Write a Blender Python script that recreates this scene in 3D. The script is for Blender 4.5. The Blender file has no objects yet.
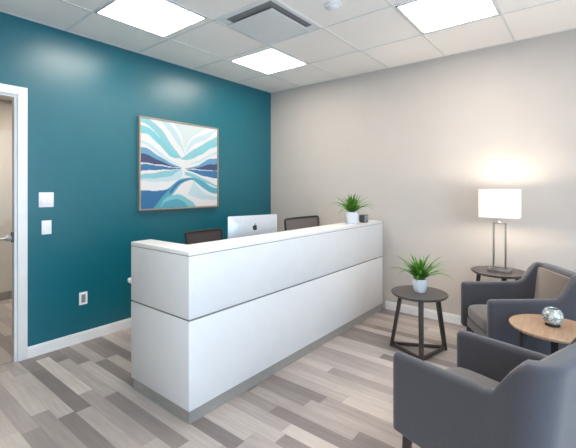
import bpy, bmesh, math, random
from mathutils import Vector, Matrix, Euler
random.seed(7)
PI = math.pi
scene = bpy.context.scene
COL = scene.collection

# ------------------------------------------------------------------ materials
def srgb(r, g, b):
    def c(v):
        v /= 255.0
        return v / 12.92 if v <= 0.04045 else ((v + 0.055) / 1.055) ** 2.4
    return (c(r), c(g), c(b), 1.0)

def new_mat(name):
    m = bpy.data.materials.new(name)
    m.use_nodes = True
    nt = m.node_tree
    return m, nt, nt.nodes['Principled BSDF']

def noise_mat(name, c1, c2, scale=60, rough=0.5, bump=0.0, metal=0.0, detail=4, stretch=None,
              sheen=0.0, coat=0.0, spec=0.5, bscale=None):
    m, nt, b = new_mat(name)
    N = nt.nodes; L = nt.links
    tc = N.new('ShaderNodeTexCoord'); mp = N.new('ShaderNodeMapping')
    if stretch: mp.inputs['Scale'].default_value = stretch
    L.new(tc.outputs['Object'], mp.inputs['Vector'])
    nz = N.new('ShaderNodeTexNoise'); nz.inputs['Scale'].default_value = scale
    nz.inputs['Detail'].default_value = detail
    L.new(mp.outputs['Vector'], nz.inputs['Vector'])
    r = N.new('ShaderNodeValToRGB')
    r.color_ramp.elements[0].position = 0.3; r.color_ramp.elements[0].color = c1
    r.color_ramp.elements[1].position = 0.7; r.color_ramp.elements[1].color = c2
    L.new(nz.outputs['Fac'], r.inputs['Fac'])
    L.new(r.outputs['Color'], b.inputs['Base Color'])
    b.inputs['Roughness'].default_value = rough
    b.inputs['Metallic'].default_value = metal
    b.inputs['Specular IOR Level'].default_value = spec
    b.inputs['Coat Weight'].default_value = coat
    if sheen:
        b.inputs['Sheen Weight'].default_value = sheen
        b.inputs['Sheen Roughness'].default_value = 0.5
    if bump:
        nb = nz
        if bscale:
            nb = N.new('ShaderNodeTexNoise'); nb.inputs['Scale'].default_value = bscale
            L.new(mp.outputs['Vector'], nb.inputs['Vector'])
        bp = N.new('ShaderNodeBump'); bp.inputs['Strength'].default_value = bump
        bp.inputs['Distance'].default_value = 0.002
        L.new(nb.outputs['Fac'], bp.inputs['Height'])
        L.new(bp.outputs['Normal'], b.inputs['Normal'])
    return m

def emis_mat(name, col, s):
    m, nt, b = new_mat(name)
    b.inputs['Base Color'].default_value = (0.8, 0.8, 0.8, 1)
    b.inputs['Emission Color'].default_value = col
    b.inputs['Emission Strength'].default_value = s
    return m

def floor_mat():
    m, nt, b = new_mat('vinyl plank floor')
    N = nt.nodes; L = nt.links
    geo = N.new('ShaderNodeNewGeometry'); sep = N.new('ShaderNodeSeparateXYZ')
    L.new(geo.outputs['Position'], sep.inputs[0])
    def M(op, a, bb=None, c=None):
        n = N.new('ShaderNodeMath'); n.operation = op
        for i, v in enumerate((a, bb, c)):
            if v is None: continue
            if isinstance(v, (int, float)): n.inputs[i].default_value = v
            else: L.new(v, n.inputs[i])
        return n.outputs[0]
    W, LEN = 0.094, 0.80
    ry = M('DIVIDE', sep.outputs['Y'], W); row = M('FLOOR', ry); fy = M('FRACT', ry)
    wn = N.new('ShaderNodeTexWhiteNoise'); wn.noise_dimensions = '1D'; L.new(row, wn.inputs['W'])
    cx = M('ADD', M('DIVIDE', sep.outputs['X'], LEN), M('MULTIPLY', wn.outputs['Value'], 7.0))
    colm = M('FLOOR', cx); fx = M('FRACT', cx)
    cmb = N.new('ShaderNodeCombineXYZ'); L.new(row, cmb.inputs[0]); L.new(colm, cmb.inputs[1])
    w2 = N.new('ShaderNodeTexWhiteNoise'); w2.noise_dimensions = '3D'; L.new(cmb.outputs[0], w2.inputs['Vector'])
    ramp = N.new('ShaderNodeValToRGB'); cr = ramp.color_ramp; cr.interpolation = 'LINEAR'
    els = [(0.0, srgb(124, 114, 111)), (0.22, srgb(138, 128, 124)), (0.42, srgb(166, 155, 150)),
           (0.62, srgb(174, 164, 158)), (0.85, srgb(186, 176, 169)), (1.0, srgb(198, 188, 180))]
    cr.elements[0].position, cr.elements[0].color = els[0]
    cr.elements[1].position, cr.elements[1].color = els[-1]
    for p, c in els[1:-1]:
        e = cr.elements.new(p); e.color = c
    L.new(w2.outputs['Value'], ramp.inputs['Fac'])
    # grain
    cv = N.new('ShaderNodeCombineXYZ')
    L.new(M('ADD', M('MULTIPLY', sep.outputs['X'], 2.2), M('MULTIPLY', w2.outputs['Value'], 31.0)), cv.inputs[0])
    L.new(M('MULTIPLY', sep.outputs['Y'], 26.0), cv.inputs[1])
    nz = N.new('ShaderNodeTexNoise'); nz.inputs['Scale'].default_value = 1.6; nz.inputs['Detail'].default_value = 6
    L.new(cv.outputs[0], nz.inputs['Vector'])
    g = M('ADD', M('MULTIPLY', nz.outputs['Fac'], 0.55), 0.72)
    mul = N.new('ShaderNodeVectorMath'); mul.operation = 'SCALE'
    L.new(ramp.outputs['Color'], mul.inputs[0])
    ex = M('MINIMUM', fx, M('SUBTRACT', 1.0, fx)); ey = M('MINIMUM', fy, M('SUBTRACT', 1.0, fy))
    lx = M('GREATER_THAN', ex, 0.0016); ly = M('GREATER_THAN', ey, 0.012)
    gap = M('ADD', M('MULTIPLY', M('MULTIPLY', lx, ly), 0.18), 0.82)
    L.new(M('MULTIPLY', g, gap), mul.inputs['Scale'])
    L.new(mul.outputs[0], b.inputs['Base Color'])
    b.inputs['Roughness'].default_value = 0.42
    b.inputs['Specular IOR Level'].default_value = 0.4
    bp = N.new('ShaderNodeBump'); bp.inputs['Strength'].default_value = 0.12; bp.inputs['Distance'].default_value = 0.002
    L.new(nz.outputs['Fac'], bp.inputs['Height']); L.new(bp.outputs['Normal'], b.inputs['Normal'])
    return m

M = {}
M['teal'] = noise_mat('teal wall paint', srgb(1, 94, 109), srgb(2, 97, 112), 6, 0.35, 0.02, spec=0.72, bscale=180)
M['grey_wall'] = noise_mat('warm light grey wall paint', srgb(187, 180, 174), srgb(190, 183, 177), 5, 0.75, 0.08, bscale=160, spec=0.3)
M['white_wall'] = noise_mat('white wall paint', srgb(240, 230, 216), srgb(243, 233, 219), 5, 0.75, 0.05, bscale=160, spec=0.3)
M['beige_wall'] = noise_mat('beige wall paint', srgb(208, 196, 182), srgb(211, 199, 185), 5, 0.75, 0.05, bscale=160, spec=0.3)
M['trim'] = noise_mat('white painted trim', srgb(226, 226, 226), srgb(231, 231, 231), 8, 0.35)
M['floor'] = floor_mat()
M['taupe'] = noise_mat('shade-toned skirting', srgb(140, 128, 118), srgb(148, 136, 126), 20, 0.5)  # shadow on the far baseboard, put into its base colour
M['tile'] = noise_mat('mineral fibre ceiling tile', srgb(247, 240, 234), srgb(251, 245, 240), 220, 0.9, 0.25, spec=0.2)
M['tbar'] = noise_mat('grey white ceiling grid bar', srgb(222, 220, 218), srgb(228, 226, 224), 20, 0.55)
M['panel_light'] = emis_mat('lit diffuser', (1.0, 0.91, 0.81, 1), 23.0)
M['white_metal'] = noise_mat('white enamelled metal', srgb(222, 222, 222), srgb(228, 228, 228), 30, 0.4)
M['dark_duct'] = noise_mat('dark duct interior', srgb(122, 122, 125), srgb(130, 130, 133), 30, 0.8)
M['laminate'] = noise_mat('white laminate', srgb(216, 216, 217), srgb(219, 219, 220), 10, 0.38, 0.03, bscale=200)
M['counter'] = noise_mat('white solid surface counter', srgb(234, 232, 230), srgb(237, 235, 233), 60, 0.3)
M['reveal'] = noise_mat('grey joint strip', srgb(120, 117, 115), srgb(128, 125, 122), 30, 0.5)  # grey strip set in the desk panel joints
M['kick'] = noise_mat('brushed metal kick plate', srgb(158, 156, 152), srgb(180, 178, 174), 14, 0.42, 0.1, metal=0.45, stretch=(1, 1, 25))
M['fabric'] = noise_mat('grey woven upholstery', srgb(62, 61, 67), srgb(76, 75, 81), 380, 0.9, 0.5, sheen=0.35, spec=0.15)
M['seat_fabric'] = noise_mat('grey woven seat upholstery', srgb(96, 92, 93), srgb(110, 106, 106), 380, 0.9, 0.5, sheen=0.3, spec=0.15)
M['lamp_tint_fabric'] = noise_mat('woven upholstery with lamplight tint', srgb(118, 106, 100), srgb(132, 120, 113), 380, 0.9, 0.5, sheen=0.3, spec=0.15)  # lamp glow on the chair's inner back, painted in as a warmer tone
M['darkwood'] = noise_mat('dark espresso wood', srgb(44, 36, 34), srgb(62, 51, 47), 9, 0.4, 0.1, stretch=(1, 9, 1))
M['tabletop'] = noise_mat('dark stained table top', srgb(58, 52, 51), srgb(76, 69, 67), 8, 0.32, 0.05, stretch=(1, 10, 1))
M['oak'] = noise_mat('warm brown wood top', srgb(150, 120, 96), srgb(176, 144, 116), 8, 0.35, 0.05, stretch=(10, 1, 1))
M['blackwood'] = noise_mat('black stained wood', srgb(24, 24, 26), srgb(32, 31, 33), 9, 0.55, spec=0.3)
M['pot'] = noise_mat('white ceramic', srgb(220, 224, 230), srgb(228, 231, 236), 12, 0.3)
M['soil'] = noise_mat('dark soil', srgb(52, 38, 28), srgb(80, 60, 42), 80, 0.95, 0.8)
M['nickel'] = noise_mat('brushed nickel', srgb(150, 146, 142), srgb(172, 168, 164), 30, 0.32, metal=0.9, stretch=(1, 1, 12))
M['alu'] = noise_mat('silver aluminium', srgb(205, 210, 216), srgb(212, 217, 222), 60, 0.36, metal=0.55)
M['black'] = noise_mat('black plastic', srgb(26, 26, 28), srgb(34, 34, 36), 40, 0.45)
M['charcoal'] = noise_mat('charcoal grey plastic', srgb(72, 74, 80), srgb(84, 86, 92), 40, 0.5)
M['mesh'] = noise_mat('dark woven office mesh', srgb(58, 50, 52), srgb(84, 76, 78), 300, 0.8, 0.5)
M['mesh2'] = noise_mat('grey woven office mesh', srgb(104, 98, 98), srgb(128, 122, 121), 300, 0.8, 0.5)
M['switch'] = noise_mat('white switch plastic', srgb(232, 232, 234), srgb(236, 236, 238), 20, 0.35)
M['socket'] = noise_mat('grey socket insert', srgb(120, 120, 122), srgb(150, 150, 152), 40, 0.5)
M['frame'] = noise_mat('champagne picture frame', srgb(150, 138, 122), srgb(172, 160, 142), 30, 0.4, metal=0.3)
M['canvas_edge'] = noise_mat('white canvas edge', srgb(215, 214, 212), srgb(222, 221, 219), 90, 0.8)

# leaf material, darker tips vary by noise
M['leaf'] = noise_mat('green strap leaf', srgb(32, 78, 26), srgb(98, 156, 44), 14, 0.42, 0.1, stretch=(1, 1, 2))
# lamp shade : lit translucent linen
def shade_mat():
    m, nt, b = new_mat('lit linen lamp shade')
    N = nt.nodes; L = nt.links
    b.inputs['Base Color'].default_value = srgb(250, 248, 245)
    b.inputs['Roughness'].default_value = 0.9
    tr = N.new('ShaderNodeBsdfTranslucent'); tr.inputs['Color'].default_value = (0.97, 0.95, 0.93, 1)
    mx = N.new('ShaderNodeMixShader'); mx.inputs[0].default_value = 0.55
    out = N['Material Output']
    L.new(b.outputs[0], mx.inputs[1]); L.new(tr.outputs[0], mx.inputs[2]); L.new(mx.outputs[0], out.inputs['Surface'])
    nz = N.new('ShaderNodeTexNoise'); nz.inputs['Scale'].default_value = 300
    bp = N.new('ShaderNodeBump'); bp.inputs['Strength'].default_value = 0.1
    L.new(nz.outputs['Fac'], bp.inputs['Height']); L.new(bp.outputs['Normal'], b.inputs['Normal'])
    return m
M['shade'] = shade_mat()
M['bulb'] = emis_mat('lit warm bulb', (1.0, 0.86, 0.70, 1), 480.0)
def glass_mat():
    m, nt, b = new_mat('clear door glass')
    N = nt.nodes; L = nt.links
    t = N.new('ShaderNodeBsdfTransparent'); t.inputs['Color'].default_value = (0.96, 0.97, 0.97, 1)
    g = N.new('ShaderNodeBsdfGlossy'); g.inputs['Roughness'].default_value = 0.02
    fr = N.new('ShaderNodeFresnel'); fr.inputs['IOR'].default_value = 1.25
    mx = N.new('ShaderNodeMixShader')
    L.new(fr.outputs[0], mx.inputs[0]); L.new(t.outputs[0], mx.inputs[1]); L.new(g.outputs[0], mx.inputs[2])
    L.new(mx.outputs[0], N['Material Output'].inputs['Surface'])
    return m
M['glass'] = glass_mat()
def mosaic_mat():
    m, nt, b = new_mat('silver mosaic glass')
    N = nt.nodes; L = nt.links
    tc = N.new('ShaderNodeTexCoord')
    v = N.new('ShaderNodeTexVoronoi'); v.inputs['Scale'].default_value = 55
    v2 = N.new('ShaderNodeTexVoronoi'); v2.feature = 'DISTANCE_TO_EDGE'; v2.inputs['Scale'].default_value = 55
    L.new(tc.outputs['Object'], v.inputs['Vector']); L.new(tc.outputs['Object'], v2.inputs['Vector'])
    sp = N.new('ShaderNodeSeparateColor'); L.new(v.outputs['Color'], sp.inputs[0])
    r = N.new('ShaderNodeValToRGB'); r.color_ramp.elements[0].color = srgb(150, 158, 156); r.color_ramp.elements[1].color = srgb(226, 230, 224)
    L.new(sp.outputs[0], r.inputs['Fac'])
    g = N.new('ShaderNodeMath'); g.operation = 'GREATER_THAN'; g.inputs[1].default_value = 0.05
    L.new(v2.outputs['Distance'], g.inputs[0])
    mx = N.new('ShaderNodeMix'); mx.data_type = 'RGBA'
    mx.inputs['A'].default_value = srgb(120, 116, 108)
    L.new(g.outputs[0], mx.inputs['Factor']); L.new(r.outputs['Color'], mx.inputs['B'])
    L.new(mx.outputs['Result'], b.inputs['Base Color'])
    b.inputs['Roughness'].default_value = 0.15; b.inputs['Metallic'].default_value = 0.25
    return m
M['mosaic'] = mosaic_mat()
def paint_mat():
    m, nt, b = new_mat('abstract painted canvas')
    N = nt.nodes; L = nt.links
    a = N.new('ShaderNodeAttribute'); a.attribute_name = 'paint'
    L.new(a.outputs['Color'], b.inputs['Base Color'])
    b.inputs['Roughness'].default_value = 0.6
    nz = N.new('ShaderNodeTexNoise'); nz.inputs['Scale'].default_value = 120
    bp = N.new('ShaderNodeBump'); bp.inputs['Strength'].default_value = 0.1
    L.new(nz.outputs['Fac'], bp.inputs['Height']); L.new(bp.outputs['Normal'], b.inputs['Normal'])
    return m
M['paint'] = paint_mat()

# ------------------------------------------------------------------ mesh helpers
def add_box(bm, x0, x1, y0, y1, z0, z1, bev=0.0, seg=2, mat=None):
    t = bmesh.new()
    bmesh.ops.create_cube(t, size=1)
    for v in t.verts:
        v.co = Vector(((x0 + x1) / 2 + v.co.x * (x1 - x0), (y0 + y1) / 2 + v.co.y * (y1 - y0), (z0 + z1) / 2 + v.co.z * (z1 - z0)))
    if bev > 0:
        bmesh.ops.bevel(t, geom=list(t.edges), offset=bev, segments=seg, profile=0.5, affect='EDGES')
    merge(bm, t, mat)

def merge(bm, t, mat=None):
    if mat is not None:
        bmesh.ops.transform(t, matrix=mat, verts=t.verts)
    me = bpy.data.meshes.new('tmp'); t.to_mesh(me); t.free()
    bm.from_mesh(me); bpy.data.meshes.remove(me)

def loft(bm, rings, close=True, caps=True):
    vr = [[bm.verts.new(p) for p in r] for r in rings]
    n = len(vr[0])
    for a, b in zip(vr[:-1], vr[1:]):
        for i in range(n if close else n - 1):
            j = (i + 1) % n
            bm.faces.new((a[i], a[j], b[j], b[i]))
    if caps:
        bm.faces.new(list(reversed(vr[0]))); bm.faces.new(vr[-1])

def lathe(bm, prof, seg=40, cx=0, cy=0, caps=True):
    rings = []
    for r, z in prof:
        r = max(r, 1e-4)
        rings.append([Vector((cx + r * math.cos(2 * PI * i / seg), cy + r * math.sin(2 * PI * i / seg), z)) for i in range(seg)])
    loft(bm, rings, True, caps)

def tube(bm, pts, r, seg=10):
    pts = [Vector(p) for p in pts]
    rings = []
    for i, p in enumerate(pts):
        d = (pts[min(i + 1, len(pts) - 1)] - pts[max(i - 1, 0)]).normalized()
        up = Vector((0, 0, 1)) if abs(d.z) < 0.95 else Vector((1, 0, 0))
        s = d.cross(up).normalized(); u = s.cross(d)
        rr = r[i] if isinstance(r, (list, tuple)) else r
        rings.append([p + s * rr * math.cos(2 * PI * k / seg) + u * rr * math.sin(2 * PI * k / seg) for k in range(seg)])
    loft(bm, rings)

def bar(bm, p0, p1, w, h, w2=None, h2=None, bev=0.0):
    """tapered rectangular bar whose ends are horizontal when it stands up"""
    p0, p1 = Vector(p0), Vector(p1)
    d = (p1 - p0)
    if abs(d.z) > max(abs(d.x), abs(d.y)) * 0.5:
        a = Vector((d.x, d.y, 0))
        u = a.normalized() if a.length > 1e-5 else Vector((1, 0, 0))
        v = Vector((-u.y, u.x, 0))
    else:
        u = Vector((-d.y, d.x, 0)).normalized(); v = Vector((0, 0, 1))
    w2 = w2 or w; h2 = h2 or h
    t = bmesh.new()
    r0 = [p0 + u * sx * w / 2 + v * sy * h / 2 for sx, sy in ((-1, -1), (1, -1), (1, 1), (-1, 1))]
    r1 = [p1 + u * sx * w2 / 2 + v * sy * h2 / 2 for sx, sy in ((-1, -1), (1, -1), (1, 1), (-1, 1))]
    loft(t, [r0, r1])
    if bev: bmesh.ops.bevel(t, geom=list(t.edges), offset=bev, segments=2, profile=0.5, affect='EDGES')
    merge(bm, t)

def obj(name, bm, mat, parent=None, smooth=True, loc=None):
    bmesh.ops.recalc_face_normals(bm, faces=bm.faces)
    me = bpy.data.meshes.new(name); bm.to_mesh(me); bm.free()
    for m in (mat if isinstance(mat, (list, tuple)) else [mat]): me.materials.append(m)
    if smooth:
        me.polygons.foreach_set('use_smooth', [True] * len(me.polygons))
        try: me.set_sharp_from_angle(angle=math.radians(38))
        except Exception: pass
    o = bpy.data.objects.new(name, me); COL.objects.link(o)
    if parent: o.parent = parent
    if loc: o.location = loc
    return o

def tag(o, label=None, cat=None, group=None, kind=None):
    if label: o['label'] = label
    if cat: o['category'] = cat
    if group: o['group'] = group
    if kind: o['kind'] = kind
    return o

def thing(name, label, cat, loc=(0, 0, 0), rz=0.0, group=None, kind=None):
    o = bpy.data.objects.new(name, None); COL.objects.link(o)
    o.empty_display_size = 0.1
    o.location = loc; o.rotation_euler = (0, 0, rz)
    return tag(o, label, cat, group, kind)

def copy_tree(o, parent=None):
    c = o.copy(); COL.objects.link(c); c.parent = parent
    for ch in list(o.children): copy_tree(ch, c)
    return c

def B(): return bmesh.new()

def struct(name, bm, mat, parent=None, smooth=False):
    o = obj(name, bm, mat, parent, smooth)
    if parent is None: o['kind'] = 'structure'
    return o

# ------------------------------------------------------------------ room
ZC = 2.787
X1, Y0 = 5.3, -6.2            # extent of the room towards the right wall and behind the camera
DJ0, DJ1, DZ = -4.02, -3.105, 2.15   # doorway
bm = B(); add_box(bm, -2.22, X1 + .12, Y0 - .12, .12, -.12, 0); struct('floor', bm, M['floor'])
bm = B(); add_box(bm, -0.12, X1 + .12, Y0 - .12, .12, ZC, ZC + .12)
# opening of the diffuser stays inside one tile : the slab sits above the T-bars
struct('ceiling', bm, M['tile'])
bm = B()
add_box(bm, -.06, 0, DJ1, .12, 0, ZC)
add_box(bm, -.06, 0, Y0, DJ0, 0, ZC)
add_box(bm, -.06, 0, DJ0, DJ1, DZ, ZC)
struct('wall_left', bm, M['teal'])
bm = B(); add_box(bm, 0, X1, 0, .12, 0, ZC); struct('wall_back', bm, M['grey_wall'])
bm = B(); add_box(bm, -.12, X1, Y0 - .12, Y0, 0, ZC); struct('wall_front', bm, M['white_wall'])
# right wall with the large window that lets the daylight in
WY0, WY1, WZ0, WZ1 = -5.9, -1.6, 0.12, 2.6
bm = B()
add_box(bm, X1, X1 + .12, Y0, WY0, 0, ZC); add_box(bm, X1, X1 + .12, WY1, 0, 0, ZC)
add_box(bm, X1, X1 + .12, WY0, WY1, 0, WZ0); add_box(bm, X1, X1 + .12, WY0, WY1, WZ1, ZC)
struct('wall_right', bm, M['white_wall'])
w = thing('window_1', None, None, (X1 + .06, (WY0 + WY1) / 2, WZ0), kind='structure')
bm = B(); hw = (WY1 - WY0) / 2; hh = WZ1 - WZ0
for a, b_ in ((-hw, -hw + .05), (hw - .05, hw), (-.74, -.70), (.70, .74)):
    add_box(bm, -.03, .03, a, b_, 0, hh)
add_box(bm, -.03, .03, -hw, hw, 0, .05); add_box(bm, -.03, .03, -hw, hw, hh - .05, hh)
obj('window_frame', bm, M['trim'], w, False)
bm = B(); add_box(bm, -.11, .0, -hw, hw, -.03, 0.0, .004); obj('window_sill', bm, M['trim'], w)

# back room seen through the doorway
FX = -2.10
bm = B()
add_box(bm, FX - .12, FX, -6.2, 0.12, 0, 2.62)
add_box(bm, FX, -.06, -0.0, .12, 0, 2.62); add_box(bm, FX, -.06, -6.2, -6.08, 0, 2.62)
struct('wall_far', bm, M['beige_wall'])
bm = B(); add_box(bm, FX, -.06, -6.08, 0, 2.5, 2.62); struct('ceiling_far', bm, M['tile'])
bm = B(); add_box(bm, FX, FX + .012, -6.08, 0, 0, .1); struct('baseboard_far', bm, M['taupe'])

# baseboards
def baseboard(name, x0, x1, y0, y1, nx, ny):
    b = B()
    add_box(b, x0, x1, y0, y1, 0, .078)
    add_box(b, x0 if nx >= 0 else x0 + .005, x1 - .005 * (nx > 0), y0 + (.005 if ny < 0 else 0), y1, .078, .092)
    struct(name, b, M['trim'])
baseboard('baseboard_left', 0, .015, -3.04, 0, 1, 0)
baseboard('baseboard_back', 1.775, X1, -.015, 0, 0, -1)
baseboard('baseboard_right', X1 - .015, X1, Y0, 0, -1, 0)
bm = B(); add_box(bm, 0, 1.0, -.015, 0, 0, .09); struct('trim_1', bm, M['trim'])

# door frame and glazed leaf
d = thing('door_1', None, None, (0, (DJ0 + DJ1) / 2, 0), kind='structure')
h = (DJ1 - DJ0) / 2; cw = .068
bm = B()
for s in (-1, 1):
    a, b_ = sorted((s * h, s * (h + cw)))
    add_box(bm, 0, .018, a, b_, 0, DZ + cw, .003)
    add_box(bm, -.072, -.06, a, b_, 0, DZ + cw, .003)
add_box(bm, 0, .018, -h, h, DZ, DZ + cw, .003); add_box(bm, -.072, -.06, -h, h, DZ, DZ + cw, .003)
obj('casing', bm, M['trim'], d)
bm = B()
for s in (-1, 1):
    a, b_ = sorted((s * h, s * (h - .018))); add_box(bm, -.06, 0, a, b_, 0, DZ)
add_box(bm, -.06, 0, -h + .018, h - .018, DZ - .018, DZ)
obj('jamb', bm, M['trim'], d, False)
bm = B(); add_box(bm, -.030, -.002, h - .034, h - .0179, .965, 1.045)
sp = obj('strike_plate', bm, M['charcoal'], d, False); sp['label'] = 'dark metal strike plate'
bm = B(); add_box(bm, -.024, -.013, -h + .02, h - .021, .006, DZ - .022)
leaf = obj('door_leaf', bm, M['glass'], d, False); leaf['label'] = 'clear glass leaf'
bm = B(); zz = 1.0; yy = h - .058
t = bmesh.new(); lathe(t, [(.001, 0), (.026, 0), (.026, .008), (.012, .012), (.012, .045), (.001, .045)], 24)
merge(bm, t, Matrix.Translation((-.013, yy, zz)) @ Matrix.Rotation(PI / 2, 4, 'Y'))
tube(bm, [(.02, yy, zz), (.03, yy - .02, zz), (.032, yy - .06, zz), (.032, yy - .13, zz)], [.011, .011, .010, .009], 12)
lv = obj('lever_handle', bm, M['nickel'], leaf); lv['label'] = 'brushed nickel lever'

# ceiling grid : x pitch .626, y pitch .685
GX = [.56 + .626 * k for k in range(0, 8)]
GY = [-.70 - .685 * k for k in range(0, 9)]
bm = B()
for x in GX: add_box(bm, x - .008, x + .008, Y0, 0, ZC - .004, ZC)
for y in GY: add_box(bm, 0, X1, y - .008, y + .008, ZC - .0045, ZC)
add_box(bm, 0, .02, Y0, 0, ZC - .004, ZC); add_box(bm, 0, X1, -.02, 0, ZC - .004, ZC)
struct('trim_2', bm, M['tbar'])

def panel_light(x0, x1, y0, y1, label):
    cx, cy = (x0 + x1) / 2, (y0 + y1) / 2; a, b_ = (x1 - x0) / 2, (y1 - y0) / 2
    t = thing('ceiling_light', label, 'ceiling light', (cx, cy, ZC), group='square ceiling light panels')
    bm = B()
    for (p, q, r, s) in ((-a, a, -b_, -b_ + .012), (-a, a, b_ - .012, b_), (-a, -a + .012, -b_, b_), (a - .012, a, -b_, b_)):
        add_box(bm, p, q, r, s, -.008, 0)
    obj('frame', bm, M['white_metal'], t, False)
    bm = B(); add_box(bm, -a + .012, a - .012, -b_ + .012, b_ - .012, -.006, -.001)
    obj('diffuser', bm, M['panel_light'], t, False)
panel_light(.572, 1.175, -2.745, -2.135, 'bright square ceiling light panel nearest the door, cut by the top frame edge')
panel_light(.572, 1.168, -1.32, -.71, 'bright square ceiling light panel closest to the corner of the teal and grey walls')
panel_light(2.455, 3.055, -1.355, -.735, 'bright square ceiling light panel above the seating area, to the right')
panel_light(2.455, 3.055, -4.11, -3.50, 'added fill light panel, unseen, overhead behind the viewer')  # this panel and the next two are added outside the frame for fill
panel_light(4.33, 4.93, -2.74, -2.13, 'added fill light panel near the window, out of view')
panel_light(4.33, 4.93, -5.48, -4.87, 'added fill light panel in the rear right part of the room, out of view')
t = thing('ceiling_light', 'added unseen light panel brightening the room behind the doorway', 'ceiling light', (-1.1, -2.9, 2.5), group=None)  # added out of sight to brighten the room beyond
bm = B(); add_box(bm, -.3, .3, -.6, .6, -.012, 0); obj('frame', bm, M['white_metal'], t, False)
bm = B(); add_box(bm, -.28, .28, -.58, .58, -.016, -.012); obj('diffuser', bm, M['panel_light'], t, False)

# air diffuser
t = thing('air_vent', 'square white ceiling air vent with dark slot round its plate', 'vent', (1.50, -1.727, ZC))
bm = B()
for (p, q, r, s) in ((-.312, .312, -.341, -.325), (-.312, .312, .325, .341), (-.312, -.297, -.341, .341), (.297, .312, -.341, .341)):
    add_box(bm, p, q, r, s, -.008, 0)
obj('frame', bm, M['white_metal'], t, False)
bm = B(); add_box(bm, -.215, .275, -.30, .235, -.0035, -.0005); ds = obj('duct_opening', bm, M['dark_duct'], t, False); ds['label'] = 'dark air slot'
bm = B(); add_box(bm, -.297, -.215, -.325, .325, -.006, -.001); add_box(bm, .275, .297, -.325, .325, -.006, -.001); add_box(bm, -.215, .275, -.325, -.30, -.006, -.001); add_box(bm, -.215, .275, .235, .325, -.006, -.001)
obj('flange', bm, M['white_metal'], t, False)
bm = B()
rings = []
for s, z in ((1.0, -.017), (1.0, -.020), (.94, -.024)):
    rings.append([Vector((-.028 + sx * .252 * s, .035 + sy * .262 * s, z)) for sx, sy in ((-1, -1), (1, -1), (1, 1), (-1, 1))])
loft(bm, rings); 
for sx in (-.2, .14):
    for sy in (-.16, .22): add_box(bm, sx, sx + .01, sy, sy + .01, -.018, -.003)
obj('face_plate', bm, M['white_metal'], t, False)
# smoke detector
t = thing('smoke_detector', 'round white smoke detector on the ceiling', 'smoke detector', (2.09, -1.67, ZC))
bm = B(); lathe(bm, [(.001, 0), (.062, 0), (.062, -.012), (.056, -.016), (.001, -.016)], 36); obj('base', bm, M['white_metal'], t)
bm = B(); lathe(bm, [(.046, -.016), (.044, -.022), (.034, -.027), (.001, -.028)], 36); obj('cover', bm, M['switch'], t)

# wall plates
def plate(y, z, w_, h_, name, label, cat):
    t = thing(name, label, cat, (0, y, z))
    bm = B(); add_box(bm, 0, .006, -w_ / 2, w_ / 2, -h_ / 2, h_ / 2, .002); obj('cover_plate', bm, M['switch'], t)
    return t
t = plate(-2.897, 1.30, .112, .126, 'light_switch', 'wide white double switch plate, the upper one beside the door', 'light switch')
for s in (-1, 1):
    bm = B(); add_box(bm, .005, .0105, s * .025 - .017, s * .025 + .017, -.036, .036, .002); obj('rocker', bm, M['switch'], t)
t = plate(-2.895, 1.065, .074, .118, 'light_switch', 'narrow white single switch plate below the double one', 'light switch')
bm = B(); add_box(bm, .005, .0105, -.017, .017, -.034, .034, .002); obj('rocker', bm, M['switch'], t)
t = plate(-2.598, .393, .072, .114, 'power_outlet', 'white power outlet low on the teal wall', 'power outlet')
bm = B(); add_box(bm, .005, .0085, -.018, .018, -.036, .036, .002); sk = obj('socket', bm, M['socket'], t); sk['label'] = 'grey socket insert'

# ------------------------------------------------------------------ painting
def catmull(pts, n=14):
    out = []; P = [pts[0]] + list(pts) + [pts[-1]]
    for i in range(1, len(P) - 2):
        p0, p1, p2, p3 = P[i - 1], P[i], P[i + 1], P[i + 2]
        for k in range(n):
            t = k / n
            out.append(tuple(0.5 * ((2 * p1[j]) + (-p0[j] + p2[j]) * t + (2 * p0[j] - 5 * p1[j] + 4 * p2[j] - p3[j]) * t * t + (-p0[j] + 3 * p1[j] - 3 * p2[j] + p3[j]) * t ** 3) for j in (0, 1)))
    out.append(tuple(pts[-1])); return out
def inside(poly, x, y):
    c = False; n = len(poly); j = n - 1
    for i in range(n):
        xi, yi = poly[i]; xj, yj = poly[j]
        if (yi > y) != (yj > y) and x < (xj - xi) * (y - yi) / (yj - yi) + xi: c = not c
        j = i
    return c
MIST = srgb(186, 196, 196)
WH, PALE, AQ, TL, BL, NV, SKY, TURQ = [srgb(*c) for c in ((206, 204, 204), (172, 194, 200), (124, 176, 184), (76, 148, 166), (42, 100, 142), (54, 64, 98), (88, 140, 172), (112, 176, 186))]
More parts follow.
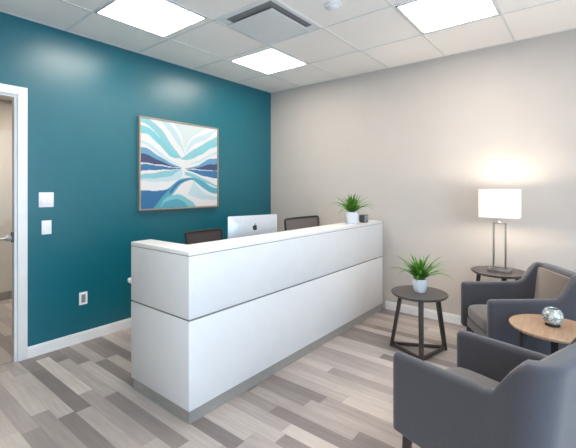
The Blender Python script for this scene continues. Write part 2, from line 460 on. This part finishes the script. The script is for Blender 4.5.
# every shape: two smooth edges (upper, lower) in u (right) and v (down)
shapes = [
 # sky rays
 (MIST, [(.40, -.02), (.48, .10), (.53, .2), (.56, .34)], [(.88, -.02), (.76, .08), (.64, .18), (.56, .34)]),
 (PALE, [(.22, -.02), (.34, .10), (.46, .26), (.56, .40)], [(.34, -.02), (.44, .10), (.52, .24), (.56, .40)]),
 (PALE, [(1.02, -.02), (.86, .08), (.70, .16), (.60, .28), (.56, .40)], [(.86, .16), (.78, .20), (.68, .26), (.61, .33), (.56, .40)]),
 (AQ,   [(-.02, -.02), (.14, .02), (.28, .14), (.42, .33), (.55, .47)], [(-.02, .05), (.10, .09), (.24, .22), (.38, .39), (.55, .47)]),
 (TURQ, [(-.02, .09), (.12, .12), (.26, .24), (.39, .38), (.5, .46)], [(-.02, .19), (.10, .20), (.22, .30), (.37, .43), (.5, .46)]),
 (PALE, [(-.02, .27), (.10, .30), (.22, .38), (.36, .47), (.5, .53)], [(-.02, .30), (.10, .34), (.22, .42), (.36, .50), (.5, .53)]),
 (AQ,   [(1.02, .08), (.9, .17), (.76, .27), (.64, .35), (.52, .45)], [(1.02, .22), (.9, .27), (.78, .36), (.68, .44), (.52, .47)]),
 (TURQ, [(1.02, .17), (.9, .24), (.78, .33), (.66, .41)], [(1.02, .24), (.9, .29), (.79, .375), (.66, .42)]),
 (PALE, [(1.02, .30), (.88, .38), (.74, .46), (.6, .52)], [(1.02, .33), (.88, .41), (.74, .49), (.6, .52)]),
 # mountains left / right
 (SKY,  [(-.02, .35), (.10, .37), (.26, .46), (.42, .53), (.52, .562)], [(-.02, .48), (.10, .50), (.26, .53), (.42, .56), (.52, .565)]),
 (NV,   [(-.02, .42), (.10, .44), (.22, .49), (.34, .53), (.44, .552)], [(-.02, .53), (.10, .53), (.22, .54), (.34, .55), (.44, .558)]),
 (SKY,  [(1.02, .41), (.90, .43), (.80, .48), (.70, .54), (.56, .565)], [(1.02, .58), (.90, .58), (.80, .575), (.70, .57), (.56, .568)]),
 (NV,   [(1.02, .49), (.90, .50), (.80, .53), (.72, .555), (.62, .566)], [(1.02, .57), (.90, .575), (.80, .57), (.72, .57), (.62, .57)]),
 # water wedges
 (BL,   [(-.02, .545), (.15, .545), (.3, .56), (.53, .572)], [(-.02, .62), (.15, .605), (.3, .595), (.53, .576)]),
 (AQ,   [(-.02, .66), (.15, .635), (.3, .61), (.50, .582)], [(-.02, .72), (.2, .71), (.38, .66), (.52, .585)]),
 (PALE, [(-.02, .70), (.2, .69), (.38, .66), (.52, .59)], [(-.02, .715), (.2, .73), (.48, .70), (.54, .60)]),
 (BL,   [(1.02, .585), (.85, .585), (.7, .58), (.58, .575)], [(1.02, .68), (.85, .66), (.7, .62), (.58, .58)]),
 (AQ,   [(.56, .60), (.7, .64), (.85, .70), (1.02, .77)], [(.56, .64), (.7, .69), (.85, .74), (1.02, .79)]),
 # big dune blues
 (BL,   [(-.02, .82), (.15, .82), (.30, .815), (.40, .76)], [(-.02, 1.02), (.15, 1.02), (.25, 1.02), (.34, .9)]),
 (TL,   [(.12, 1.02), (.28, .88), (.40, .76), (.52, .69), (.64, .675), (.78, .70), (.90, .77), (1.02, .80)],
        [(.24, 1.02), (.34, .92), (.44, .82), (.54, .735), (.64, .70), (.76, .76), (.88, .84), (1.02, .86)]),
 (BL,   [(.36, .82), (.44, .75), (.54, .70), (.66, .685)], [(.36, .86), (.46, .775), (.56, .72), (.66, .695)]),
 (PALE, [(.68, .72), (.76, .80), (.86, .87), (1.02, .90)], [(.6, .86), (.7, .9), (.86, .93), (1.02, .93)]),
 (TURQ, [(.22, 1.02), (.30, .91), (.42, .865), (.54, .88), (.66, .95), (.72, 1.02)], [(.22, 1.03), (.3, 1.03), (.42, 1.03), (.54, 1.03), (.66, 1.03), (.72, 1.03)]),
 (TL,   [(.22, 1.02), (.30, .945), (.42, .915), (.54, .94), (.62, 1.02)], [(.22, 1.03), (.3, 1.03), (.42, 1.03), (.54, 1.03), (.62, 1.03)]),
]
polys = [(c, catmull(a) + list(reversed(catmull(b_)))) for c, a, b_ in shapes]
polys = [(c, p, min(q[0] for q in p), max(q[0] for q in p), min(q[1] for q in p), max(q[1] for q in p)) for c, p in polys]
PY0, PY1, PZ0, PZ1 = -2.07, -1.025, 1.168, 2.138
pt = thing('wall_painting', 'framed abstract seascape painting in blue, teal and white on teal wall', 'painting', (0, (PY0 + PY1) / 2, PZ0))
pw, ph = PY1 - PY0, PZ1 - PZ0
bm = B(); fwid = .014
for (a, b_, c, e) in ((-pw / 2, pw / 2, 0, fwid), (-pw / 2, pw / 2, ph - fwid, ph), (-pw / 2, -pw / 2 + fwid, fwid, ph - fwid), (pw / 2 - fwid, pw / 2, fwid, ph - fwid)):
    add_box(bm, .002, .040, a, b_, c, e)
obj('frame', bm, M['frame'], pt, False)
bm = B(); NG = 150
iw, ih = pw - 2 * fwid - .006, ph - 2 * fwid - .006
lay = bm.loops.layers.float_color.new('paint')
vs = [[bm.verts.new((.033, -iw / 2 + iw * i / NG, fwid + .003 + ih * (1 - j / NG))) for i in range(NG + 1)] for j in range(NG + 1)]
cc = []
for j in range(NG + 1):
    row = []
    for i in range(NG + 1):
        u, v = i / NG, j / NG; col = WH
        u2 = u + .03 * math.sin(PI * u) + .003 * math.sin(v * 37); v2 = v + .036 * math.sin(PI * v) + .003 * math.sin(u * 31)
        for c, p, a0, a1, b0, b1 in polys:
            if a0 <= u2 <= a1 and b0 <= v2 <= b1 and inside(p, u2, v2): col = c
        row.append(col)
    cc.append(row)
for j in range(NG):
    for i in range(NG):
        f = bm.faces.new((vs[j][i], vs[j][i + 1], vs[j + 1][i + 1], vs[j + 1][i]))
        for lp, (jj, ii) in zip(f.loops, ((j, i), (j, i + 1), (j + 1, i + 1), (j + 1, i))): lp[lay] = cc[jj][ii]
bx = [(.004, .0325)]
add_box(bm, .004, .0325, -iw / 2, iw / 2, fwid + .003, fwid + .003 + ih)
bm.faces.ensure_lookup_table()
for f in bm.faces[NG * NG:]:
    for lp in f.loops: lp[lay] = WH
obj('canvas', bm, M['paint'], pt, False)

# ------------------------------------------------------------------ reception desk
DX0, DX1, DYN, DYF = 1.112, 1.768, -2.745, -.07
desk = thing('reception_desk', 'long white L-shaped reception desk with metal kick plate', 'reception desk', (DX0, DYN, 0))
def rel(bm_): bmesh.ops.translate(bm_, vec=Vector((-DX0, -DYN, 0)), verts=bm_.verts); return bm_
TH = .045; KZ = .082; SZ = .616; TZ = 1.027; CT = .028
def lbox(bm, z0, z1, ins=0.0, th=TH, bev=.003):
    o_ = [(DX0 + ins * .5, DYN + ins), (DX1 - ins, DYN + ins), (DX1 - ins, DYF), (DX1 - th, DYF), (DX1 - th, DYN + th), (DX0 + ins * .5, DYN + th)]
    q = bmesh.new(); loft(q, [[Vector((x, y, z0)) for x, y in o_], [Vector((x, y, z1)) for x, y in o_]])
    if bev: bmesh.ops.bevel(q, geom=list(q.edges), offset=bev, segments=2, profile=.5, affect='EDGES')
    merge(bm, q)
bm = B(); lbox(bm, KZ, SZ - .006); obj('lower_panel', rel(bm), M['laminate'], desk)
bm = B(); lbox(bm, SZ + .006, TZ - CT - .004); obj('upper_panel', rel(bm), M['laminate'], desk)
bm = B(); lbox(bm, SZ - .006, SZ + .006, .006, bev=0); lbox(bm, TZ - CT - .004, TZ - CT, .004, bev=0)
o = obj('reveal_strip', rel(bm), M['reveal'], desk, False); o['label'] = 'dark grey joint line'
bm = B(); lbox(bm, 0, KZ, .012, bev=0); o = obj('kick_plate', rel(bm), M['kick'], desk, False); o['label'] = 'brushed metal kick plate'
# counter ledge
bm = B()
outl = [(DX0, DYN - .001), (DX1 + .001, DYN - .001), (DX1 + .001, DYF), (1.545, DYF), (1.545, -2.59), (DX0 - .002, -2.59)]
t = bmesh.new(); loft(t, [[Vector((x, y, TZ - CT)) for x, y in outl], [Vector((x, y, TZ)) for x, y in outl]])
bmesh.ops.bevel(t, geom=list(t.edges), offset=.003, segments=2, profile=.5, affect='EDGES'); merge(bm, t)
obj('countertop', rel(bm), M['counter'], desk)
# staff worktop, with rounded corner sticking out at the open side
bm = B(); wx = .955
ol = [(DX1 - TH, DYN + TH), (wx + .03, DYN + TH), (wx + .009, DYN + TH + .009), (wx, DYN + TH + .03), (wx, DYF), (DX1 - TH, DYF)]
t = bmesh.new(); loft(t, [[Vector((x, y, .71)) for x, y in ol], [Vector((x, y, .74)) for x, y in ol]])
bmesh.ops.bevel(t, geom=list(t.edges), offset=.006, segments=3, profile=.5, affect='EDGES'); merge(bm, t)
obj('worktop', rel(bm), M['counter'], desk)
bm = B(); add_box(bm, 1.05, DX1 - TH, DYF - .03, DYF, 0.0, .70); obj('support_panel', rel(bm), M['laminate'], desk, False)

# ------------------------------------------------------------------ computer
mon = thing('desktop_computer', 'silver all-in-one computer on the staff worktop, back turned to viewer', 'computer', (1.33, -1.745, .74), math.radians(-14))
W2, ZB, ZT = .25, .095, .422
bm = B(); add_box(bm, -.20, .06, -.10, .10, 0, .008, .003)
bar(bm, (-.0, 0, .006), (.015, 0, .25), .008, .17, .008, .17)
obj('stand', bm, M['alu'], mon)
bm = B()
def rr(w, z0, z1, x, r=.012, n=5):
    pts = []
    for cyy, czz, a0 in ((w - r, z1 - r, 0), (-w + r, z1 - r, PI / 2), (-w + r, z0 + r, PI), (w - r, z0 + r, 1.5 * PI)):
        for k in range(n + 1):
            a = a0 + PI / 2 * k / n; pts.append(Vector((x, cyy + r * math.cos(a), czz + r * math.sin(a))))
    return pts
loft(bm, [rr(W2, ZB, ZT, -.004), rr(W2, ZB, ZT, .004), rr(W2 - .03, ZB + .03, ZT - .03, .014), rr(W2 - .07, ZB + .06, ZT - .06, .021), rr(W2 - .12, ZB + .09, ZT - .09, .0235)])
obj('casing', bm, M['alu'], mon)
bm = B(); add_box(bm, -.0055, -.0038, -W2 + .012, W2 - .012, ZB + .07, ZT - .012); o = obj('screen', bm, M['black'], mon, False); o['label'] = 'black screen facing the staff side'
# apple shaped emblem
bm = B()
def blob(cy, cz, pts):
    n = len(pts)
    r0 = [Vector((.0225, cy + p[0], cz + p[1])) for p in pts]; r1 = [Vector((.0265, cy + p[0], cz + p[1])) for p in pts]
    loft(bm, [r0, r1])
S = .024; ap = []
for k in range(48):
    a = 2 * PI * k / 48 + PI / 2
    r = 1.0 - .16 * math.exp(-((a - PI / 2) % (2 * PI) - 0) ** 2 / .12) - .16 * math.exp(-((2 * PI - (a - PI / 2) % (2 * PI))) ** 2 / .12) - .10 * math.exp(-((a - 1.5 * PI)) ** 2 / .06)
    y, z = r * math.cos(a) * .92 * S, r * math.sin(a) * S
    # bite on the right of the emblem as seen from the front of it
    by, bz, br = 1.05 * S, .12 * S, .42 * S
    dd = math.hypot(y - by, z - bz)
    if dd < br: y, z = by + (y - by) / dd * br, bz + (z - bz) / dd * br
    ap.append((y, z))
blob(0.0, .318, ap)
lf = []
for k in range(16):
    a = 2 * PI * k / 16; u, v = .34 * S * math.cos(a), .13 * S * math.sin(a)
    lf.append((.08 * S + (u - v) * .707, 1.22 * S + (u + v) * .707))
blob(0.0, .318, lf)
o = obj('emblem', bm, M['black'], mon, False); o['label'] = 'dark apple shaped emblem with a bite'

# ------------------------------------------------------------------ office chairs (facing +X local)
def office_chair(label, loc, rz, meshmat, wtop, ztop):
    t = thing('office_chair', label, 'office chair', loc, rz, 'office chairs behind the reception desk')
    bm = B()
    for k in range(5):
        a = 2 * PI * k / 5 + .3
        bar(bm, (.03 * math.cos(a), .03 * math.sin(a), .105), (.28 * math.cos(a), .28 * math.sin(a), .075), .045, .03, .03, .02, .004)
    lathe(bm, [(.035, .06), (.035, .12), (.028, .13), (.028, .25), (.018, .26), (.018, .42)], 20)
    obj('base', bm, M['black'], t)
    for k in range(5):
        a = 2 * PI * k / 5 + .3; bm = B()
        for s in (-1, 1):
            q = bmesh.new(); lathe(q, [(.001, -.008), (.024, -.008), (.027, 0), (.024, .008), (.001, .008)], 18)
            merge(bm, q, Matrix.Translation((.285 * math.cos(a), .285 * math.sin(a), .028)) @ Matrix.Rotation(a, 4, 'Z') @ Matrix.Translation((0, s * .013, 0)) @ Matrix.Rotation(PI / 2, 4, 'X'))
        tube(bm, [(.285 * math.cos(a), .285 * math.sin(a), .03), (.285 * math.cos(a), .285 * math.sin(a), .076)], .008, 8)
        obj('caster', bm, M['black'], t)
    bm = B(); add_box(bm, -.22, .24, -.23, .23, .425, .495, .03, 4); add_box(bm, -.12, .12, -.1, .1, .40, .43); obj('seat', bm, meshmat, t)
    # backrest: curved frame with mesh
    z0 = .56; hwt, hwb = wtop / 2, wtop / 2 - .02
    def cur(y, z): return -.235 + .30 * y * y - .05 * max(0, (z - .7))
    bm = B(); pts = []
    r = .02
    def P(y, z): return (cur(y, z), y, z)
    path = []
    for k in range(11): path.append(P(-hwb + (hwb - hwt) * 0 - (hwt - hwb) * k / 10, z0 + r + (ztop - z0 - 2 * r) * k / 10))
    for k in range(1, 7): a = PI - PI / 2 * k / 6; path.append(P(-hwt + r + r * math.cos(a), ztop - r + r * math.sin(a)))
    for k in range(1, 13): path.append(P(-hwt + r + (2 * hwt - 2 * r) * k / 12, ztop))
    for k in range(1, 7): a = PI / 2 - PI / 2 * k / 6; path.append(P(hwt - r + r * math.cos(a), ztop - r + r * math.sin(a)))
    for k in range(1, 11): path.append(P(hwt + (hwb - hwt) * k / 10, ztop - r - (ztop - z0 - 2 * r) * k / 10))
    for k in range(1, 13): path.append(P(hwb - 2 * hwb * k / 12, z0 + .01))
    path.append(path[0])
    tube(bm, path, .013, 8)
    obj('back_frame', bm, M['black'], t)
    bm = B(); ny, nz = 14, 14; th = .006
    g = [[[bm.verts.new((cur(y, z) + o_, y, z)) for y in [-(hwt - .01) + 2 * (hwt - .01) * i / ny for i in range(ny + 1)]] for z in [z0 + .015 + (ztop - z0 - .025) * j / nz for j in range(nz + 1)]] for o_ in (0, th)]
    for s in (0, 1):
        for j in range(nz):
            for i in range(ny): bm.faces.new((g[s][j][i], g[s][j][i + 1], g[s][j + 1][i + 1], g[s][j + 1][i]))
    obj('back_mesh', bm, meshmat, t)
    bm = B(); bar(bm, (-.10, 0, .42), (-.27, 0, .44), .06, .02); bar(bm, (-.265, 0, .43), (-.262, 0, .72), .02, .06); obj('back_support', bm, M['black'], t)
    return t
office_chair('black office chair with dark mesh back, behind the desk left of the computer', (.93, -1.77, 0), 0, M['mesh'], .43, .985)
office_chair('office chair with grey mesh back in dark frame, behind the desk right of the computer', (1.06, -.37, 0), 0, M['mesh2'], .68, 1.03)

# ------------------------------------------------------------------ plants
def plant(label, loc, pr, phh, spread, height, n, seed, cat='potted plant'):
    rnd = random.Random(seed)
    t = thing('potted_plant', label, cat, loc)
    bm = B(); lathe(bm, [(.001, 0), (pr * .76, 0), (pr * .82, .004), (pr * .97, phh * .6), (pr, phh), (pr * .9, phh), (pr * .88, phh - .012), (.001, phh - .012)], 40)
    obj('pot', bm, M['pot'], t)
    bm = B(); lathe(bm, [(.001, phh - .011), (pr * .875, phh - .011), (pr * .6, phh - .004), (.001, phh)], 24); obj('soil', bm, M['soil'], t)
    bm = B()
    for k in range(n):
        az = 2.39996 * k + rnd.uniform(-.2, .2)
        f = (k / (n - 1)) ** 1.25             # 0 = outer leaf, 1 = centre leaf
        L_ = (spread * (1.15 - .12 * f)) * rnd.uniform(.85, 1.1)
        el = math.radians(30 + 55 * f ** .8) + rnd.uniform(-.1, .1)
        droop = (1.75 - 1.4 * f) * rnd.uniform(.8, 1.15)
        if f > .5: L_ = (height - phh) * rnd.uniform(.78, 1.02) * (1.0 if f > .7 else 1.05)
        p = Vector((.012 * math.cos(az), .012 * math.sin(az), phh - .006)); ns = 11
        side = Vector((-math.sin(az), math.cos(az), 0)); rl, rm, rr_, rb = [], [], [], []
        wmax = rnd.uniform(.0085, .0115)
        for i in range(ns):
            s = i / (ns - 1); e = el - droop * s * s
            dirv = Vector((math.cos(az) * math.cos(e), math.sin(az) * math.cos(e), math.sin(e)))
            nrm = side.cross(dirv)
            wd = wmax * (0.55 + .75 * math.sin(min(1, s * 1.9 + .12) * PI / 2)) * (1 - s ** 2.2) + .0006
            cup = wd * .35
            rl.append(p - side * wd - nrm * cup * -1); rm.append(p.copy()); rr_.append(p + side * wd + nrm * cup)
            rb.append(p - nrm * .0016 * (1 - s))
            p = p + dirv * (L_ / (ns - 1))
        loft(bm, [[a, b_, c, d_] for a, b_, c, d_ in zip(rl, rm, rr_, rb)])
    obj('foliage', bm, M['leaf'], t)
    return t

# ------------------------------------------------------------------ tables
def side_table(name, label, cat, loc, r, hh, feet, topmat, legmat, tops, stretch=True, th=.022, group=None):
    t = thing(name, label, cat, loc, group=group)
    bm = B(); lathe(bm, [(.001, hh - th), (r - .012, hh - th), (r - .002, hh - th * .45), (r, hh - .004), (r - .003, hh), (.001, hh)], 72)
    obj('tabletop', bm, topmat, t)
    for f, tp in zip(feet, tops):
        bm = B(); bar(bm, (f[0], f[1], 0), (tp[0], tp[1], hh - th), .026, .036, .03, .042, .002)
        obj('leg', bm, legmat, t)
    if stretch:
        n = len(feet)
        for i in range(n):
            a, b_ = Vector(feet[i] + (.022,)), Vector(feet[(i + 1) % n] + (.022,))
            d_ = (b_ - a).normalized() * .012
            bm = B(); bar(bm, a + d_, b_ - d_, .022, .026, bev=.002); obj('stretcher', bm, legmat, t)
    return t
def tri(r, a0, n=3): return [(r * math.cos(math.radians(a0 + 360 / n * k)), r * math.sin(math.radians(a0 + 360 / n * k))) for k in range(n)]
TC = (2.472, -.893)
side_table('side_table', 'round dark wood side table beside the reception desk, holding a potted plant', 'side table', TC + (0,), .232, .507,
           [(-.235, -.03), (.085, -.19), (.165, .17)], M['tabletop'], M['darkwood'], [(-.15, -.02), (.06, -.13), (.115, .115)])
plant('green spiky plant in white pot on the round side table', (TC[0] - .003, TC[1] + .025, .507), .062, .112, .265, .335, 46, 5)
plant('small green spiky plant in white pot on the reception counter', (1.668, -.61, 1.0275), .071, .122, .235, .35, 46, 11)
t = thing('desk_speaker', 'small dark grey cube beside the potted plant on reception counter', 'desk speaker', (1.712, -.43, 1.0275), math.radians(-12))
bm = B(); add_box(bm, -.035, .035, -.035, .035, 0, .084, .005, 3); obj('casing', bm, M['charcoal'], t)
bm = B(); add_box(bm, .0345, .037, -.03, .03, .008, .077, .001); o = obj('front_face', bm, M['socket'], t); o['label'] = 'grey front face'

LT = (2.985, -.315)
side_table('lamp_table', 'round dark table with splayed legs against the grey wall, carrying the lamp', 'side table', LT + (0,), .228, .66,
           [(-.215, -.06), (.185, -.03), (.02, .225)], M['tabletop'], M['darkwood'], [(-.155, -.04), (.145, -.02), (.015, .155)], False, .02)
MT = (3.432, -1.358)
side_table('accent_table', 'small round brown-topped table between the two armchairs, with a mosaic holder', 'side table', MT + (0,), .225, .57,
           tri(.20, 208.6), M['oak'], M['blackwood'], tri(.15, 208.6), True, .02)

# mosaic candle holder
t = thing('candle_holder', 'round silver mosaic glass candle holder on the small brown table', 'candle holder', (3.432, -1.335, .57))
bm = B(); prof = [(.001, .004), (.034, .004)]
for k in range(13):
    a = -1.0 + 1.95 * k / 12; prof.append((.055 * math.cos(a) + .001, .058 + .054 * math.sin(a)))
prof += [(.032, .103), (.030, .098), (.045, .06), (.03, .018), (.001, .014)]
lathe(bm, prof, 44); obj('bowl', bm, M['mosaic'], t)
bm = B(); lathe(bm, [(.001, 0), (.038, 0), (.040, .005), (.032, .012), (.001, .012)], 40); o = obj('base', bm, M['blackwood'], t); o['label'] = 'dark foot ring'

# ------------------------------------------------------------------ table lamp
lamp = thing('table_lamp', 'lit table lamp with white rectangular shade and open metal frame stem', 'table lamp', (2.99, -.33, .66))
bm = B(); add_box(bm, -.092, .092, -.052, .052, 0, .022, .003); add_box(bm, -.07, .07, -.038, .038, .022, .03, .002); obj('base', bm, M['nickel'], lamp)
bm = B(); fz0, fz1 = .03, .432
for s in (-1, 1): add_box(bm, s * .047 - .0065, s * .047 + .0065, -.011, .011, fz0, fz1, .001)
add_box(bm, -.0535, .0535, -.011, .011, fz0, fz0 + .012, .001); add_box(bm, -.0535, .0535, -.011, .011, fz1 - .012, fz1, .001)
obj('frame', bm, M['nickel'], lamp)
bm = B(); lathe(bm, [(.009, .43), (.011, .438), (.005, .445), (.005, .47), (.012, .475), (.012, .51), (.005, .515), (.005, .60), (.012, .64), (.012, .66), (.001, .66)], 20)
tube(bm, [(-.156, 0, .495), (.156, 0, .495)], .0025, 8); tube(bm, [(0, -.081, .495), (0, .081, .495)], .0025, 8)
obj('stem', bm, M['nickel'], lamp)
bm = B()
def rrect(w_, d_, z, r=.018, n=5):
    pts = []
    for cx_, cy_, a0 in ((w_ - r, d_ - r, 0), (-w_ + r, d_ - r, PI / 2), (-w_ + r, -d_ + r, PI), (w_ - r, -d_ + r, 1.5 * PI)):
        for k in range(n + 1):
            a = a0 + PI / 2 * k / n; pts.append(Vector((cx_ + r * math.cos(a), cy_ + r * math.sin(a), z)))
    return pts
loft(bm, [rrect(.158, .084, .478), rrect(.158, .084, .728), rrect(.1565, .0825, .728), rrect(.1565, .0825, .478), rrect(.158, .084, .478)], caps=False)
obj('lamp_shade', bm, M['shade'], lamp)
for zc, r_ in ((.700, .026), (.525, .028)):
    bm = B(); prof = [(.001, zc - r_ * 1.3), (.011, zc - r_ * 1.28)] + [(r_ * math.sin(.45 + (PI - .46) * k / 10), zc - r_ * math.cos(.45 + (PI - .46) * k / 10)) for k in range(11)]
    lathe(bm, prof, 20); obj('bulb', bm, M['bulb'], lamp)

# ------------------------------------------------------------------ armchairs (facing +X local)
def smooth(t): t = max(0, min(1, t)); return t * t * (3 - 2 * t)
def armchair_parts(t):
    Wd, Dp, th = .56, .62, .06
    za, zb, z0 = .626, .80, .265
    hw_, rc = Wd / 2 - th / 2, .08
    xb, xf = -Dp / 2 + th / 2, Dp / 2
    path = []                                      # (x, y, tangent angle)
    n1 = 14
    for k in range(n1): path.append((xf + (xb + rc - xf) * k / n1, -hw_, PI))
    for k in range(9): a = -PI / 2 - PI / 2 * k / 8; path.append((xb + rc + rc * math.cos(a), -hw_ + rc + rc * math.sin(a), a - PI / 2))
    n2 = 12
    for k in range(1, n2): path.append((xb, -hw_ + rc + (2 * hw_ - 2 * rc) * k / n2, PI / 2))
    for k in range(9): a = PI - PI / 2 * k / 8; path.append((xb + rc + rc * math.cos(a), hw_ - rc + rc * math.sin(a), a - PI / 2))
    for k in range(1, n1 + 1): path.append((xb + rc + (xf - xb - rc) * k / n1, hw_, 0))
    # refine first arm ends to round them off
    ends = [0.0, .004, .012, .024]
    st = []
    def section(x, y, ang, shr):
        nx, ny = math.cos(ang + PI / 2), math.sin(ang + PI / 2)
        if y < -hw_ + 1e-4 or False: pass
        f = smooth((xb + .138 - x) / .09)            # 0 on the arm, 1 on the back
        top = za + (zb - za) * f + .016 * (1 - f) * max(0, min(1, (xf - x) / .4))
        hth = th / 2 + .012 * f - shr
        top -= shr; bot = z0 + shr; rt = min(.024, hth * .9)
        lean = -.045 * f
        pts = []
        prof = [(-hth, bot + .008), (-hth, bot + (top - bot) * .25), (-hth, bot + (top - bot) * .55), (-hth, top - rt * 1.6), (-hth, top - rt)]
        for k in range(1, 6): a = PI - PI / 2 * k / 5; prof.append((-hth + rt + rt * math.cos(a), top - rt + rt * math.sin(a)))
        for k in range(0, 6): a = PI / 2 - PI / 2 * k / 5; prof.append((hth - rt + rt * math.cos(a), top - rt + rt * math.sin(a)))
        prof += [(hth, top - rt * 1.6), (hth, bot + (top - bot) * .55), (hth, bot + (top - bot) * .25), (hth, bot + .008), (hth - .008, bot), (-hth + .008, bot)]
        for o_, z in prof:
            k = lean * max(0, (z - .40)) / .42
            pts.append(Vector((x + nx * o_ + k, y + ny * o_, z)))
        return pts
    rings = []
    R_ = .022
    for k in range(5):
        a = PI / 2 * k / 4; rings.append(section(xf - R_ + R_ * math.cos(a), path[0][1], PI, R_ * (1 - math.sin(a))))
    for x, y, a in path[1:-1]: rings.append(section(x, y, a, 0))
    for k in range(4, -1, -1):
        a = PI / 2 * k / 4; rings.append(section(xf - R_ + R_ * math.cos(a), path[-1][1], 0, R_ * (1 - math.sin(a))))
    bm = B(); loft(bm, rings)
    obj('arms_and_back', bm, M['fabric'], t)
    iw_ = Wd / 2 - th
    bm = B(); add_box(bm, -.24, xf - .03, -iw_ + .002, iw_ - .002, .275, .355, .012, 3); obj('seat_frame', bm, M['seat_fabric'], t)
    # cushion with a crowned top
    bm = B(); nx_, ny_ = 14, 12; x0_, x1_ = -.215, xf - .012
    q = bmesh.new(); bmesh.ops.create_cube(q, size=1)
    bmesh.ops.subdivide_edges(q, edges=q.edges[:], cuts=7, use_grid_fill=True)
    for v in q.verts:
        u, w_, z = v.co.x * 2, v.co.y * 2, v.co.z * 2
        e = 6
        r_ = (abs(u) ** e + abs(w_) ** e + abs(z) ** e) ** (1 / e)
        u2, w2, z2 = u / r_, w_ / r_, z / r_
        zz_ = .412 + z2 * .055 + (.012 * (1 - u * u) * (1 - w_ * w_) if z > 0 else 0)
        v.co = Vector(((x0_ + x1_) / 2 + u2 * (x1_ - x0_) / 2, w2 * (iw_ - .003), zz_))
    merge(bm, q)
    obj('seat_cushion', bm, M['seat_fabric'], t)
    # added inner back facing, warm lamplight put into its colour, leaning with the shell
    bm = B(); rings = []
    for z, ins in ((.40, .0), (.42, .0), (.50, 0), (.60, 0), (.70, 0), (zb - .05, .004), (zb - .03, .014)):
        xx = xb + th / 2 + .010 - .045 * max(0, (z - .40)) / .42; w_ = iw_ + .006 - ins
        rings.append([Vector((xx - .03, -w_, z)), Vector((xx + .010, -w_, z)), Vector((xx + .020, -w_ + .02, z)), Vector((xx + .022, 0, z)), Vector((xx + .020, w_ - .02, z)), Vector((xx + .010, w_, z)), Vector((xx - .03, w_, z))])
    loft(bm, rings); o = obj('lamp_tint_back', bm, M['lamp_tint_fabric'], t); o['label'] = 'inner back facing with warm lamplight put into its colour'
    for sx, sy in ((1, -1), (1, 1), (-1, -1), (-1, 1)):
        bm = B()
        bar(bm, (sx * .262 + (.01 if sx > 0 else -.02), sy * .238, 0), (sx * .252, sy * .228, .27), .026, .026, .042, .042, .002)
        obj('leg', bm, M['darkwood'], t)
c1 = thing('armchair', 'grey upholstered armchair near the wall, by the lamp table', 'armchair', (0, 0, 0), 0, 'grey upholstered armchairs')
armchair_parts(c1)
c2 = copy_tree(c1)
c2['label'] = 'grey upholstered armchair in the foreground, cut by the bottom right frame edge'
def place(o, fa, fb, off):
    """stand a chair so that its two front corners come to floor points fa, fb"""
    mx, my = (fa[0] + fb[0]) / 2, (fa[1] + fb[1]) / 2
    o.rotation_euler = (0, 0, off)
    o.location = (mx - .31 * math.cos(off), my - .31 * math.sin(off), 0)
place(c1, (3.059, -1.239), (2.785, -.767), math.radians(213))
place(c2, (2.868, -2.405), (3.055, -1.892), math.radians(161))

# ------------------------------------------------------------------ daylight
wd = bpy.data.worlds.new('daylight'); scene.world = wd; wd.use_nodes = True
bg = wd.node_tree.nodes['Background']; bg.inputs[0].default_value = (.52, .76, 1.0, 1); bg.inputs[1].default_value = 6.0
la = bpy.data.lights.new('window_portal', 'AREA'); la.shape = 'RECTANGLE'; la.size = WZ1 - WZ0; la.size_y = WY1 - WY0
la.cycles.is_portal = True
lo = bpy.data.objects.new('window_portal', la); COL.objects.link(lo)
lo.location = (X1 + .11, (WY0 + WY1) / 2, (WZ0 + WZ1) / 2); lo.rotation_euler = (0, PI / 2, 0)

# ------------------------------------------------------------------ camera
cam = bpy.data.cameras.new('camera'); co = bpy.data.objects.new('camera', cam); COL.objects.link(co)
co.location = (3.589, -4.094, 1.4); co.rotation_euler = (PI / 2, 0, math.radians(38.6))
cam.sensor_width = 36; cam.lens = 36 * 373 / 576; cam.shift_y = -36 / 576; cam.clip_start = .02
scene.camera = co
scene.view_settings.view_transform = 'Standard'; scene.view_settings.look = 'None'
scene.view_settings.exposure = -0.25; scene.view_settings.gamma = 1.0; scene.view_settings.use_curve_mapping = False
scene.cycles.max_bounces = 10; scene.cycles.diffuse_bounces = 9; scene.cycles.glossy_bounces = 4
scene.cycles.transparent_max_bounces = 8; scene.cycles.sample_clamp_indirect = 6.0; scene.cycles.caustics_reflective = False
